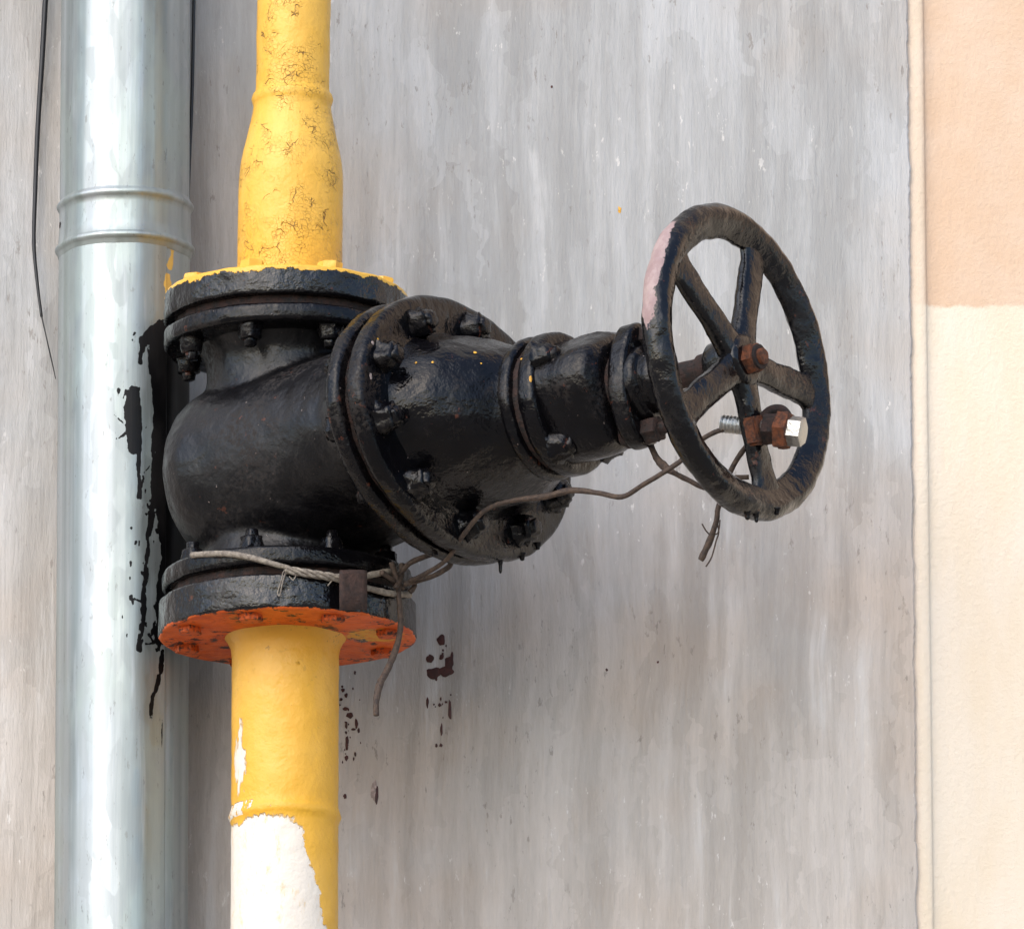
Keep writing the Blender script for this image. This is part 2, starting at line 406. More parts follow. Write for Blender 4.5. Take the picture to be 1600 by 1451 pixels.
# dark red and pink paint spots on the grey wall
def spot_mat(name, c):
    m = NT(name); return m.done(m.mix(m.ramp(m.noise(300, 4), .4, .6), c, tuple(v*.6 for v in c)), .5)
SP = {'r': spot_mat('dark_red_paint', (.070, .015, .011)), 'y': spot_mat('yellow_paint_fleck', (.75, .38, .03)), 'p': spot_mat('pinkish_chip', (.50, .38, .33))}
def spot(px, py, rx, ry, c='r', seed=0):
    o = un(px, py, WY-.0003); V = []; n = 20
    for k in range(n):
        t = 2*math.pi*k/n; f = 1+.45*noise.noise(Vector((math.cos(t)*1.4+seed*7.3, math.sin(t)*1.4, seed*3.1)))
        V.append((o.x+rx*PXM*f*math.cos(t), o.y, o.z+ry*PXM*f*math.sin(t)))
    V.append((o.x, o.y-.0004, o.z))
    mesh('paint_spot', V, [(k, (k+1) % n, n) for k in range(n)], SP[c], wall)
for i, a in enumerate([(690, 1000, 7, 8), (672, 1028, 6, 7), (701, 1038, 6, 14), (696, 1049, 12, 8), (677, 1052, 12, 9), (690, 1026, 4, 4), (706, 1030, 3, 12),
        (668, 1096, 2, 9), (703, 1110, 2.4, 18), (687, 1101, 3, 3), (690, 1140, 2, 9), (689, 1164, 2.4, 3), (536, 1078, 3, 3), (541, 1086, 2.6, 4), (533, 1092, 2.5, 2.5), (540, 1107, 4, 3),
        (547, 1117, 6, 5), (557, 1130, 2.6, 8), (541, 1132, 2, 6), (552, 1139, 4, 2), (542, 1160, 3, 12), (541, 1184, 2.6, 5), (539, 1243, 3, 4), (588, 1240, 4, 14)]):
    spot(*a, seed=i)
random.seed(5)
for i in range(34):
    gx, gy = random.choice(((690, 1040), (690, 1100), (546, 1110), (545, 1165)))
    q = random.uniform(.7, 2.0); spot(random.gauss(gx, 13), random.gauss(gy, 26), q, q*random.uniform(.9, 2.4), 'r', 60+i)
spot(585, 1236, 6, 17, 'p', 31); spot(968, 328, 3, 5.5, 'y', 40); spot(948, 1046, 2, 2.5, 'r', 41); spot(1028, 1034, 1.7, 2, 'r', 42); spot(862, 136, 1.6, 2.4, 'r', 43)

# ------------------------------------------------------------------ galvanised downspout
galv = mat_galv()
DR = .0515; DY = WY-.064
dtop, dbot = un(197, 60, DY), un(191, 1300, DY)
dax = (dtop-dbot).normalized()
def dcen(z): return dbot + dax*((z-dbot.z)/dax.z)
down = empty('downspout', dcen(-.9))
tag(down, 'galvanised steel downspout with black paint drips beside the yellow pipe', 'downspout')
def seg_d(p, a, b):
    ax_, ay = a; bx, by = b; dx, dy = bx-ax_, by-ay; L = dx*dx+dy*dy
    t = 0 if L == 0 else max(0, min(1, ((p[0]-ax_)*dx+(p[1]-ay)*dy)/L))
    return math.hypot(p[0]-ax_-t*dx, p[1]-ay-t*dy), t
DRIPS = [([(208, 612), (207, 640), (211, 700)], [9, 14, 11]), ([(215, 700), (217, 745), (218, 777)], [4, 2.6, 3.6]),
         ([(226, 532), (238, 520), (254, 512)], [9, 10, 14]), ([(222, 540), (219, 566)], [5, 3]), ([(246, 540), (256, 600), (268, 640)], [16, 22, 24]),
         ([(270, 560), (276, 700), (278, 880)], [30, 30, 26]), ([(243, 610), (242, 700), (241, 775)], [3, 5, 7]), ([(241, 775), (231, 850), (225, 930), (218, 1014)], [6, 3.4, 4, 4.5]),
         ([(255, 680), (258, 780), (262, 860)], [17, 17, 10]), ([(262, 880), (256, 930), (250, 1000)], [12, 13, 8]), ([(250, 1000), (246, 1014)], [6, 4]),
         ([(256, 1016), (247, 1066), (239, 1084), (233, 1114)], [3.6, 3.4, 3, 3.6]), ([(197, 610), (193, 622)], [2, 1]), ([(174, 644), (196, 664)], [.8, 1.6]), ([(198, 676), (186, 684)], [1.4, .6]),
         ([(240, 720), (226, 738), (222, 760)], [1.2, 1.5, 2]), ([(222, 735), (232, 800)], [1, 1.2]), ([(210, 935), (222, 940)], [1.4, 1]), ([(206, 930), (208, 944)], [1, 1]),
         ([(232, 990), (240, 1004), (228, 1006)], [2, 2, 1.5]), ([(245, 965), (238, 985)], [3, 2]), ([(211, 520), (209, 524)], [1.2, 1.2]), ([(252, 1130), (254, 1146)], [1.3, 1.6])]
random.seed(11)
for _ in range(46):
    sx_, sy_ = random.gauss(225, 22), random.uniform(515, 1030)
    if 170 < sx_ < 290: DRIPS.append(([(sx_, sy_), (sx_+random.uniform(-1, 1), sy_+random.uniform(1, 7))], [random.uniform(.5, 2.2), random.uniform(.3, 1.2)]))
YDR = [([(262, 430), (262, 470)], [5, 4]), ([(268, 390), (266, 420)], [3, 4])]
def mask(p, L):
    best = -9
    for pl, wd in L:
        for i in range(len(pl)-1):
            d, t = seg_d(p, pl[i], pl[i+1]); best = max(best, (wd[i]+(wd[i+1]-wd[i])*t)-d)
    return best
def dprofile(t):      # rolled sheet: not quite round, a few flat facets, a lock seam at right front
    r = DR + .0006*math.cos(6*t+.4) + .0003*math.cos(11*t+1.9)
    return r
SEAM = R(-48)
def spout(name, z0, z1, r0, dense):
    ths = []; t = -math.pi
    while t < math.pi-1e-6:
        ths.append(t); t += R(.8) if (dense and R(-105) < t < R(12)) else R(3)
    zs = [z0]; 
    while zs[-1] < z1-1e-6:
        zz = zs[-1]; py = proj((dcen(zz).x, DY, zz))[1]
        zs.append(min(z1, zz+(.0009 if (dense and 370 < py < 1160) else .02)))
    V = []; bl = []; ye = []
    for z in zs:
        c = dcen(z)
        for t in ths:
            r = dprofile(t)+r0 + .0003*noise.noise(Vector((t*2, 0, z*9)))
            if t > SEAM: r -= .0009
            p = Vector((c.x+r*math.cos(t), c.y+r*math.sin(t), z)); V.append(p)
            b = y = -9
            if dense and math.sin(t) < .2:
                q = proj(p)
                if q[0] > 160 and 370 < q[1] < 1170:
                    j = noise.fractal(Vector((q[0]*.13, q[1]*.055, 3)), 1, 2, 4)
                    b = mask(q, DRIPS); b += j*min(6.5, max(1.0, .5*(b+6))); y = mask(q, YDR)+j*3
            bl.append(max(0, min(1, .5+b*.35))); ye.append(max(0, min(1, .5+y*.25)))
    n = len(ths); Fc = []
    for i in range(len(zs)-1):
        for k in range(n): a = i*n+k; b = i*n+(k+1) % n; Fc.append((a, b, b+n, a+n))
    o = mesh(name, V, Fc, galv, down)
    for nm, arr in (('black_paint', bl), ('yellow_paint', ye)):
        at = o.data.attributes.new(nm, 'FLOAT', 'POINT'); at.data.foreach_set('value', arr)
    return o
zb1, zb2 = un(195, 318, DY).z, un(195, 402, DY).z       # the two swaged rings of the sleeve joint
def front_z(py): return un(195, py, DY-DR).z
spout('lower_tube', -1.6, zb2+.004, .0006, True)
spout('upper_tube', zb1-.004, 1.6, 0.0, False)
def ring(name, prof):
    V = []; ths = [R(2*k) for k in range(180)]
    for dz, dr in prof:
        z = dz; c = dcen(z)
        for t in ths: r = dprofile(t)+dr; V.append((c.x+r*math.cos(t), c.y+r*math.sin(t), z))
    Fc = []; n = 180
    for i in range(len(prof)-1):
        for k in range(n): a = i*n+k; b = i*n+(k+1) % n; Fc.append((a, b, b+n, a+n))
    o = mesh(name, V, Fc, galv, down); return o
hb = .0075
prof = [(zb2-.004, -.001), (zb2-.0015, .0012)]
prof += [(zb2+.001+hb*k/8, .0012+.0026*math.sin(math.pi*k/8)) for k in range(9)]
prof += [(zb2+.018, .0004), (zb1-.012, .0002)]
prof += [(zb1-.008+hb*k/8, .0004+.0022*math.sin(math.pi*k/8)) for k in range(9)] + [(zb1+.003, -.001)]
ring('sleeve_joint', prof)
put('rivet', hexmesh('rivet', .005, .002, M['rustdark']), un(97, 352, DY-.008), (-1, -.25, 0), 0, down)

# ------------------------------------------------------------------ thin cables on the wall
m = NT('black_cable'); cab = m.done((.010, .010, .012), .4)
o = mesh('black_cable', *tube([un(x, y, WY-.008) for x, y in ((78, -120), (71, 0), (66, 90), (59, 200), (55, 300), (53, 380), (58, 440), (65, 495))],
        [.0024, .0023, .0022, .0020, .0018, .0016, .0013, .0011]), cab)
tag(o, 'thin black cable hanging down the wall left of the downspout', 'cable')
mesh('strand', *tube([un(x, y, WY-.008) for x, y in ((64, 490), (72, 525), (80, 560), (87, 592))], [.0006, .0005, .0005, .0003], seg=6), cab, o)
mesh('strand', *tube([un(x, y, WY-.009) for x, y in ((65, 492), (75, 540), (84, 580))], [.0004, .0004, .0002], seg=6), cab, o)
o = mesh('black_cable', *tube([un(x, y, WY-.010) for x, y in ((305, -120), (303, 0), (300, 150), (296, 250), (292, 345), (286, 420))], .0014), cab)
tag(o, 'thin black cable tucked behind the right side of the downspout', 'cable')

# ------------------------------------------------------------------ yellow pipes
def pz(py, px=446): return un(px, py, 0).z
def pipe_mesh(name, prof, mat, parent, c0, c1, z0, z1, step=.004, amp=.0004):
    ax = Vector((c1-c0, 0, z1-z0)).normalized()
    o = Vector((c0, 0, z0)); q = [(r, (z-z0)/ax.z) for r, z in prof]
    V, Fc = lathe(o, ax, X, Y, q, 112, amp, 70, step=step)
    return mesh(name, V, Fc, mat, parent, angle=50)
ymat = mat_yellow_upper()
ztf0, ztf1 = pz(507), pz(463)                 # upper pipe flange, bottom and top planes
zvu0, zvu1 = pz(549), pz(521)                 # valve's upper flange
zvl0, zvl1 = pz(927), pz(897)                 # valve's lower flange
zlf0, zlf1 = pz(998), pz(943)                 # lower pipe flange
fx = un(447, 480).x; lx = un(449, 970).x
up = empty('gas_pipe', (fx, 0, ztf0))
tag(up, 'cracked yellow pipe with a narrow reducer standing on the upper flange', 'pipe')
x_t = un(461, 0).x; x_b = un(453, 400).x
k = lambda py: pz(py, 455)
pr = [(.029, pz(-260)), (.029, k(140)), (.0295, k(146)), (.0312, k(150)), (.0322, k(157)), (.0312, k(164)), (.0305, k(168)), (.031, k(176)), (.0325, k(190)), (.0350, k(212)), (.0378, k(236)), (.0398, k(256)), (.0408, k(274)), (.0411, k(300)),
      (.0412, k(420)), (.0418, ztf1+.010), (.0440, ztf1+.006), (.050, ztf1+.003), (.050, ztf1-.002)]
pipe_mesh('pipe', pr[::-1], ymat, up, x_b-.0005, x_t+.0006, ztf1-.002, pz(-260))
V, Fc = lathe(Vector((fx, 0, 0)), Z, X, Y, disc_prof(.0955, ztf0, ztf1, .0025), 160, .0012, 45, step=.004)
mesh('flange', V, Fc, mat_top_flange(ztf1), up, angle=60)
m = NT('yellow_bolt_paint'); c_, r_, h_ = yellow_layers(m, .8, False); yb = m.done(c_, r_, m.bump(h_, .002))
NUT_Y = hexmesh('bolt_yellow', .017, .009, yb, lump=.0012); NUT_K = hexmesh('nut_black', .0165, .012, M['black'], .006, .0048, lump=.0016, soft=.45)
lo_p = empty('gas_pipe', (lx, 0, zlf0))
tag(lo_p, 'yellow pipe with bare cream patch below the orange flange underside', 'pipe')
zr = pz(1277)
pr = [(.0415, pz(1800)), (.0415, zr-.006), (.0425, zr-.003), (.0438, zr), (.0425, zr+.004), (.0415, zr+.007), (.0417, zlf0-.014), (.0426, zlf0-.008), (.0455, zlf0-.002), (.049, zlf0+.002)]
pipe_mesh('pipe', pr, mat_yellow_lower(zr), lo_p, un(444.5, 1800).x-.0008, un(446, 1000).x, pz(1800), zlf0+.002)
V, Fc = lathe(Vector((lx, 0, 0)), Z, X, Y, disc_prof(.1005, zlf0, zlf1, .003), 160, .0010, 45, step=.004)
mesh('flange', V, Fc, mat_low_flange(zlf0, lx), lo_p, angle=60)
m = NT('orange_bolt_primer'); n_ = m.noise(200, 4, .7)
ob = m.done(m.mix(m.ramp(n_, .5, .62), (.58, .095, .008), (.05, .018, .010)), .55, m.bump(n_, .002)); NUT_O = hexmesh('bolt_orange', .0165, .006, ob, lump=.0012)

# ------------------------------------------------------------------ valve
AX = (XR*.83 + UP*.199 - DV*.52).normalized()
SX = Z.cross(AX).normalized()
if SX.x < 0: SX = -SX
WX = AX.cross(SX).normalized()
if WX.z < 0: WX = -WX
VC = un(446, 737)
T = lambda px: px*PXM
valve = empty('gate_valve', (0, 0, zvl0))
tag(valve, 'black painted cast iron gate valve with handwheel between two pipe flanges', 'valve')
# cast body: bowl + necks, fused and softened like a casting
bm_v, bm_f = [], []
def add(V, Fc):
    k = len(bm_v); bm_v.extend(V); bm_f.extend([tuple(i+k for i in f) for f in Fc])
prof = []
for i in range(1, 13):
    t = math.pi/2*i/12; prof.append((T(172)*math.sin(t)**.72+.0003, T(121)*math.sin(t)**.72+.0003, -T(62)-T(110)*math.cos(t)))
prof += [(T(178), T(122), T(0)), (T(184), T(123), T(120)), (T(200), T(126), T(210)), (T(225), T(136), T(255)), (T(250), T(150), T(284))]
Vb, Fb = lathe(VC, AX, SX, WX, prof, 120, step=.005)
for i, p in enumerate(Vb):
    wv_ = (p-VC).dot(WX); tt = (p-VC).dot(AX)
    Vb[i] = p + WX*wv_*(.34*max(0, min(1, (T(230)-tt)/T(160))) if wv_ < 0 else .27*max(0, min(1, (T(300)-tt)/T(90))))
add(Vb, Fb)
hz = VC.z
nk = [(.074, zvl1-.006), (.067, zvl1+.004), (.0635, zvl1+.012), (.062, zvl1+.024), (.0615, hz), (.0615, zvu0-.024), (.062, zvu0-.012), (.066, zvu0-.004), (.073, zvu0+.006)]
add(*lathe(Vector((fx, 0, 0)), Z, X, Y, nk, 120, step=.005))
body = mesh('body', bm_v, bm_f, M['matte'], valve)
md = body.modifiers.new('fuse', 'REMESH'); md.mode = 'VOXEL'; md.voxel_size = .0022; md.use_smooth_shade = True
md = body.modifiers.new('soften', 'SMOOTH'); md.factor = .5; md.iterations = 14
tx = bpy.data.textures.new('cast_lumps', 'CLOUDS'); tx.noise_scale = .022; tx.noise_depth = 3
md = body.modifiers.new('cast', 'DISPLACE'); md.texture = tx; md.strength = .0022; md.texture_coords = 'LOCAL'
def flange(o, ax, e1, e2, prof, name='flange', amp=.0012, mat=None, parent=valve, sc=45):
    V, Fc = lathe(o, ax, e1, e2, prof, 160, amp, sc, step=.004); return mesh(name, V, Fc, mat or M['black'], parent, angle=60)
flange(Vector((fx, 0, 0)), Z, X, Y, disc_prof(.0958, zvu0, zvu1, .004))
flange(Vector((lx, 0, 0)), Z, X, Y, disc_prof(.0975, zvl0, zvl1, .004))
flange(Vector((fx, 0, 0)), Z, X, Y, disc_prof(.0865, zvu1-.001, ztf0+.001, .001), 'gasket', .0016, M['rustdark'], sc=90)
flange(Vector((lx, 0, 0)), Z, X, Y, disc_prof(.0900, zlf1-.001, zvl0+.001, .001), 'gasket', .0016, M['rustdark'], sc=90)
for i in range(8):
    t = R(22.5+45*i+4); d = X*math.cos(t)+Y*math.sin(t)
    put('bolt', NUT_Y, Vector((fx, 0, ztf1-.0012))+d*.079, Z, i*.7, up)
    put('nut', NUT_K, Vector((fx, 0, zvu0+.001))+d*.081, -Z, i*.9, valve)
    put('nut', NUT_K, Vector((lx, 0, zvl1-.001))+d*.081, Z, i*1.1, valve)
    put('bolt', NUT_O, Vector((lx, 0, zlf0+.001))+d*.083, -Z, i*.4, lo_p)
# oval body flange and bonnet flange
OA, OB = T(292), T(202)
flange(VC, AX, SX, WX, oval_disc_prof(OA, OB, T(275), T(302), .005), 'body_flange')
flange(VC, AX, SX, WX, oval_disc_prof(OA*.93, OB*.91, T(300), T(317), .001), 'gasket', .0012, M['rustdark'], sc=90)
flange(VC, AX, SX, WX, oval_disc_prof(OA, OB*1.01, T(315), T(346), .005), 'bonnet_flange')
NUT_B = hexmesh('nut_bonnet', .0195, .013, M['black'], .004, .0064, lump=.0034, soft=.85)
for i in range(10):
    t = R(36*i+14)
    p = VC+AX*T(345)+SX*(OA*.845*math.cos(t))+WX*(OB*.80*math.sin(t))
    put('nut', NUT_B, p, AX, i*.8, valve)
    put('bolt', NUT_Y if False else NUT_B, VC+AX*T(277)+SX*(OA*.845*math.cos(t))+WX*(OB*.80*math.sin(t)), -AX, i*.6, valve)
# bonnet dome
prof = [(T(226), T(150), T(338)), (T(214), T(140), T(352)), (T(205), T(133), T(372)), (T(190), T(126), T(402)), (T(166), T(115), T(430)), (T(138), T(104), T(452)), (T(112), T(97), T(470)), (T(100), T(95), T(486))]
V, Fc = lathe(VC, AX, SX, WX, prof, 140, .0016, 38, step=.004)
mesh('bonnet', V, Fc, M['black'], valve, angle=60)
flange(VC, AX, SX, WX, disc_prof(T(112), T(472), T(494), .004), 'neck_flange')
flange(VC, AX, SX, WX, disc_prof(T(100), T(492), T(508), .001), 'gasket', .0008, M['rustdark'], sc=90)
flange(VC, AX, SX, WX, disc_prof(T(113), T(506), T(538), .005), 'neck_flange')
# stuffing box: blunt square block under the gland
V = []; Fc = []; seg = 96; rings = [(92, 530), (90, 548), (92, 570), (92, 600), (88, 618), (82, 628), (60, 634), (1, 634)]
for r_, h in rings:
    for q in range(seg):
        t = 2*math.pi*q/seg; n_ = 3.2 if r_ > 5 else 2
        f = (abs(math.cos(t))**n_+abs(math.sin(t))**n_)**(-1/n_)
        f = min(f, 1.17)
        p = VC+AX*T(h)+(SX*math.cos(t+.5)+WX*math.sin(t+.5))*T(r_*f)
        p += (SX*math.cos(t+.5)+WX*math.sin(t+.5))*fbm(p, 50)*.0014
        V.append(p)
for i in range(len(rings)-1):
    for q in range(seg): a = i*seg+q; b = i*seg+(q+1) % seg; Fc.append((a, b, b+seg, a+seg))
mesh('stuffing_box', V, Fc, M['black'], valve, angle=70)
for i in range(4):
    t = R(90*i+58)
    put('nut', NUT_B, VC+AX*T(537)+(SX*math.cos(t)+WX*math.sin(t))*T(97), AX, i*.5, valve)
# gland flange plate (two-bolt oval), standing nearly upright
GX, GW = (SX*math.cos(R(86))+WX*math.sin(R(86))), (WX*math.cos(R(86))-SX*math.sin(R(86)))
flange(VC, AX, GX, GW, [(q[0]-T(62)+T(100) if q[0] > .001 else .0005, q[0], q[1]) for q in disc_prof(T(62), T(640), T(672), .004)], 'gland_flange', .0012)
V, Fc = lathe(VC, AX, SX, WX, [(T(58), T(625)), (T(56), T(645))], 64, .0006, 60); mesh('gland', V, Fc, M['rustdark'], valve)
NUT_R = hexmesh('nut_rusty', .018, .013, M['rustdark'], .010, .005, lump=.0014)
for sg in (1, -1):
    put('nut', NUT_R, VC+AX*T(671)+GX*T(76*sg), AX, .4, valve)
    put('nut', NUT_R, VC+AX*T(633)+GX*T(74*sg), AX, .9, valve)
prof = [(T(58), T(668)), (T(60), T(676)), (T(58), T(684)), (T(50), T(688)), (T(50), T(698)), (T(52), T(704)), (T(46), T(714)), (T(28), T(724)), (T(20), T(726))]
V, Fc = lathe(VC, AX, SX, WX, prof, 64, .0009, 60, step=.004); mesh('gland_collar', V, Fc, M['black'], valve, angle=60)
prof = [(T(20), T(715)), (T(20), T(770)), (T(24), T(774)), (T(24), T(800)), (T(20), T(804)), (T(19), T(880))]
V, Fc = lathe(VC, AX, SX, WX, prof, 48, .0006, 80, step=.004); mesh('stem', V, Fc, M['rustdark'], valve, angle=50)

# handwheel
def mat_wheel():
    m = NT('black_enamel_worn_to_pink_primer'); c, r, h = black_layers(m, 0, .11)
    n = m.noise(85, 6, .75, st=(1, 1, .6), off=(2, 2, 9))
    f = m.ramp(m.math('ADD', m.attr('bare'), m.math('MULTIPLY', m.math('SUBTRACT', n, .5), 1.3)), .46, .54)
    pk = m.mix(m.ramp(n, .35, .65), (.40, .30, .285), (.30, .205, .20))
    return m.done(m.mix(f, c, pk), m.mix(f, r, .65), m.bump(h, .0028), spec=.4)
WC = VC+AX*T(838)
WR = T(222)                                   # rim centre-line radius
def wp(ang, r, h): return WC + (WX*math.cos(ang)+SX*math.sin(ang))*r + AX*h
wm = mat_wheel()
# rim: fat outer roll with a thinner inner lip set back
sec = []
for k_ in range(22):
    t = 2*math.pi*k_/22; r_ = T(23.5)*math.cos(t); h_ = T(23.5)*math.sin(t)
    if r_ < 0: r_ = r_*1.35; h_ = h_*(.82 if h_ > 0 else .70) 
    if r_ < -T(14): h_ *= .75
    sec.append((r_, h_))
V = []; Fc = []; NS = 260; ns = len(sec); bare = []
for i in range(NS):
    t = 2*math.pi*i/NS
    for r_, h_ in sec:
        tt = (math.degrees(t)+180) % 360-180; sa_ = math.degrees(math.atan2(h_, r_))
        bare.append(max(0, 1-((tt+64)/25)**2*.5-((sa_+14)/46)**2*.5))
        p = wp(t, WR+r_, h_); V.append(p + (p-wp(t, WR, 0)).normalized()*fbm(p, 55)*.0011)
for i in range(NS):
    for q in range(ns):
        a = i*ns+q; b = i*ns+(q+1) % ns; c2 = ((i+1) % NS)*ns
        Fc.append((a, b, c2+(q+1) % ns, c2+q))
wheel = mesh('handwheel', V, Fc, wm, valve)
wheel.data.attributes.new('bare', 'FLOAT', 'POINT').data.foreach_set('value', bare)
for s_ in range(5):
    t0 = R(-53+72*s_); V = []; Fc = []; ns = 20; L = 22
    for i in range(L+1):
        f = i/L; r_ = T(24)+(WR-T(24)-T(12))*f
        hw = T(23)+T(3)*f + T(20)*max(0, (f-.80)/.2)**2 + T(9)*max(0, (.25-f)/.25)**2
        dp = T(15)-T(5)*f; hh = T(3)*(1-f)
        rd = WX*math.cos(t0)+SX*math.sin(t0); td = -WX*math.sin(t0)+SX*math.cos(t0)
        for q in range(ns):
            a = 2*math.pi*q/ns; ca, sa = math.cos(a), math.sin(a)
            ex = math.copysign(abs(ca)**.7, ca); ey = math.copysign(abs(sa)**.7, sa)
            p = WC+rd*r_+td*(hw*ex)+AX*(dp*ey+hh); V.append(p+(td*ca+AX*sa)*fbm(p, 60)*.0011)
    for i in range(L):
        for q in range(ns): a = i*ns+q; b = i*ns+(q+1) % ns; Fc.append((a, b, b+ns, a+ns))
    Fc.append(tuple(range(ns))[::-1]); Fc.append(tuple(range(L*ns, (L+1)*ns)))
    mesh('spoke', V, Fc, wm, wheel)
V, Fc = lathe(WC, AX, SX, WX, [(T(30), -T(46)), (T(36), -T(40)), (T(40), -T(14)), (T(42), T(8)), (T(40), T(17)), (T(34), T(21)), (T(1), T(21))], 64, .0010, 60, step=.004)
mesh('hub', V, Fc, wm, wheel, angle=60)
o = put('nut', hexmesh('hub_nut', .021, .009, M['rust'], .006, .0062, lump=.0014), WC+AX*T(20), AX, .3, wheel)
o['label'] = 'orange rusty nut on the hub'

# ------------------------------------------------------------------ clamp bolt on the lower spoke
def unp(px, py, tref):
    """point seen at px,py at the camera depth of the valve axis station tref"""
    q = VC+AX*T(tref); dep = (q-CAM).dot(DV); return CAM+ray(px, py)*dep
m = NT('zinc_plated_steel'); zinc = m.done((.46, .455, .43), .40, m.bump(m.noise(300, 3), .001), metal=1.0)
cl = empty('clamp', unp(1190, 668, 845)); tag(cl, 'rusty clamp with shiny zinc bolt fixed round the lowest spoke', 'clamp')
ba = (XR*.93 - UP*.10 - DV*.34).normalized()
bc = unp(1186, 668, 862)
_, b1, b2 = frame(ba)
def bolt_t(t): return bc+ba*T(t)
V, Fc = lathe(bc, ba, b1, b2, [(T(12.5)+(T(1.5) if j % 2 else 0), T(-60+j*2.9)) for j in range(40)], 20); mesh('threaded_shank', V, Fc, zinc, cl, angle=20)
put('bolt_head', hexmesh('zinc_head', .0205, .011, zinc, lump=0), bolt_t(50), ba, .5, cl)
put('nut', hexmesh('rusty_big_nut', .0265, .009, M['rust'], lump=.001), bolt_t(32), ba, .1, cl)
put('nut', hexmesh('rusty_big_nut2', .022, .009, M['rustdark'], lump=.001), bolt_t(12), ba, .4, cl)
def block(name, c, ex, ey, ez, sx, sy, sz, mat, parent):
    bm = bmesh.new(); bmesh.ops.create_cube(bm, size=1)
    bmesh.ops.bevel(bm, geom=bm.edges[:], offset=.10, segments=2, affect='EDGES')
    V = [c+ex*(v.co.x*sx)+ey*(v.co.y*sy)+ez*(v.co.z*sz) for v in bm.verts]
    V = [p+Vector((fbm(p, 120), fbm(p+X, 120), fbm(p+Y, 120)))*.0008 for p in V]
    Fc = [tuple(v.index for v in f.verts) for f in bm.faces]; bm.free()
    return mesh(name, V, Fc, mat, parent, angle=40)
rd = WX*math.cos(R(163))+SX*math.sin(R(163)); td = rd.cross(AX)
block('saddle', unp(1186, 672, 858), td, rd, AX, .030, .022, .010, M['rust'], cl)
V, Fc = tube([unp(x, y, 850) for x, y in ((1192, 652), (1205, 641), (1221, 640), (1231, 652), (1229, 668))], .0038, 12); mesh('hook', V, Fc, M['rustdark'], cl)

# ------------------------------------------------------------------ wires
def wire_mat(name, a, b):
    m = NT(name); return m.done(m.mix(m.ramp(m.noise(240, 5, .7), .35, .65), a, b), .75, m.bump(m.noise(500, 4), .001))
WB = wire_mat('brown_cloth_wire', (.085, .055, .038), (.035, .024, .020)); WP = wire_mat('pale_twisted_wire', (.30, .26, .21), (.14, .115, .095))
def wire(pts, r, mat, **k): return tube([p if isinstance(p, Vector) else un(p[0], p[1], p[2]) for p in pts], r, 10, amp=.15, **k)
def YW(px): return 0
A_ = [unp(x, y, t) for x, y, t in ((640, 908, 330), (668, 894, 400), (700, 872, 470), (722, 838, 520), (757, 798, 560), (800, 782, 600), (850, 776, 640), (893, 766, 680), (935, 770, 720), (972, 776, 760), (1005, 757, 790), (1045, 733, 815), (1068, 716, 812), (1092, 690, 815), (1120, 674, 830), (1150, 667, 850))]
o = mesh('brown_wire', *tube(A_, [T(3.6)]*6+[T(5)]*2+[T(4)]*8, 10, amp=.15), WB)
tag(o, 'long brown wire running from the lower flange to the handwheel clamp', 'wire')
Bw = [unp(x, y, t) for x, y, t in ((1016, 694, 690), (1024, 712, 700), (1036, 727, 730), (1052, 738, 790), (1075, 750, 795), (1105, 762, 795), (1140, 748, 805), (1170, 745, 812))]
o = mesh('brown_wire', *tube(Bw, [T(5), T(4.6), T(7), T(4.4), T(4), T(4), T(4), T(4)], 10, amp=.2), WB)
tag(o, 'short brown wire knotted below the gland nut behind the wheel', 'wire')
Cw = [unp(x, y, t) for x, y, t in ((1172, 690, 836), (1160, 705, 812), (1143, 733, 805), (1130, 765, 800), (1122, 795, 800), (1119, 815, 800), (1110, 842, 800), (1098, 868, 800), (1094, 875, 800))]
o = mesh('brown_wire', *tube(Cw, [T(3.6), T(4), T(4), T(4), T(4), T(4.2), T(5.2), T(5.5), T(4)], 10, amp=.2), WB)
tag(o, 'frayed wire tail hanging below the handwheel rim', 'wire')
for pts in (((1112, 838), (1104, 830), (1099, 822), (1097, 818)), ((1119, 810), (1123, 830), (1119, 845), (1112, 870), (1103, 885)), ((1112, 835), (1122, 832), (1125, 812))):
    mesh('strand', *tube([unp(x, y, 803) for x, y in pts], T(1.2), 6), WB, o)
fr = lambda px, rad: -math.sqrt(max(1e-6, rad**2-(un(px, 900).x-lx)**2))       # front surface of the lower flange
D1 = [un(x, y, fr(x, .0985)-.0022) for x, y in ((300, 867), (335, 865), (366, 866), (400, 873), (432, 882), (455, 888))]
ww = mesh('twisted_wire', *tube(D1, [T(5), T(5), T(5), T(5), T(4.5), T(3)], 10, amp=.12), WP)
tag(ww, 'pale frayed wire twisted round the lower valve flange', 'wire')
for j in range(4):
    pts = []
    for i in range(9):
        x = 446+i*14; ph = i*1.3+j*1.57
        pts.append(un(x, 890+i*2.2+4.5*math.sin(ph), fr(x, .101)-.003-.0022*math.cos(ph)))
    mesh('strand', *tube(pts, T(2.8), 8), WP, ww)
for pts in (((452, 886), (443, 893), (440, 905), (434, 925), (437, 930), (441, 912), (446, 895)), ((455, 893), (462, 898), (458, 906), (452, 900)), ((500, 903), (508, 896), (516, 905)), ((520, 905), (512, 915))):
    mesh('strand', *tube([un(x, y, fr(x, .101)-.004) for x, y in pts], T(1.0), 6), WP, ww)
mesh('strand', *tube([un(x, y, fr(x, .101)-.004) for x, y in ((552, 903), (580, 898), (606, 893), (622, 898))], T(5), 10, amp=.2), WP, ww)
mesh('strand', *tube([un(x, y, fr(x, .101)-.005) for x, y in ((552, 912), (580, 920), (612, 927), (640, 929))], T(5), 10, amp=.2), WP, ww)
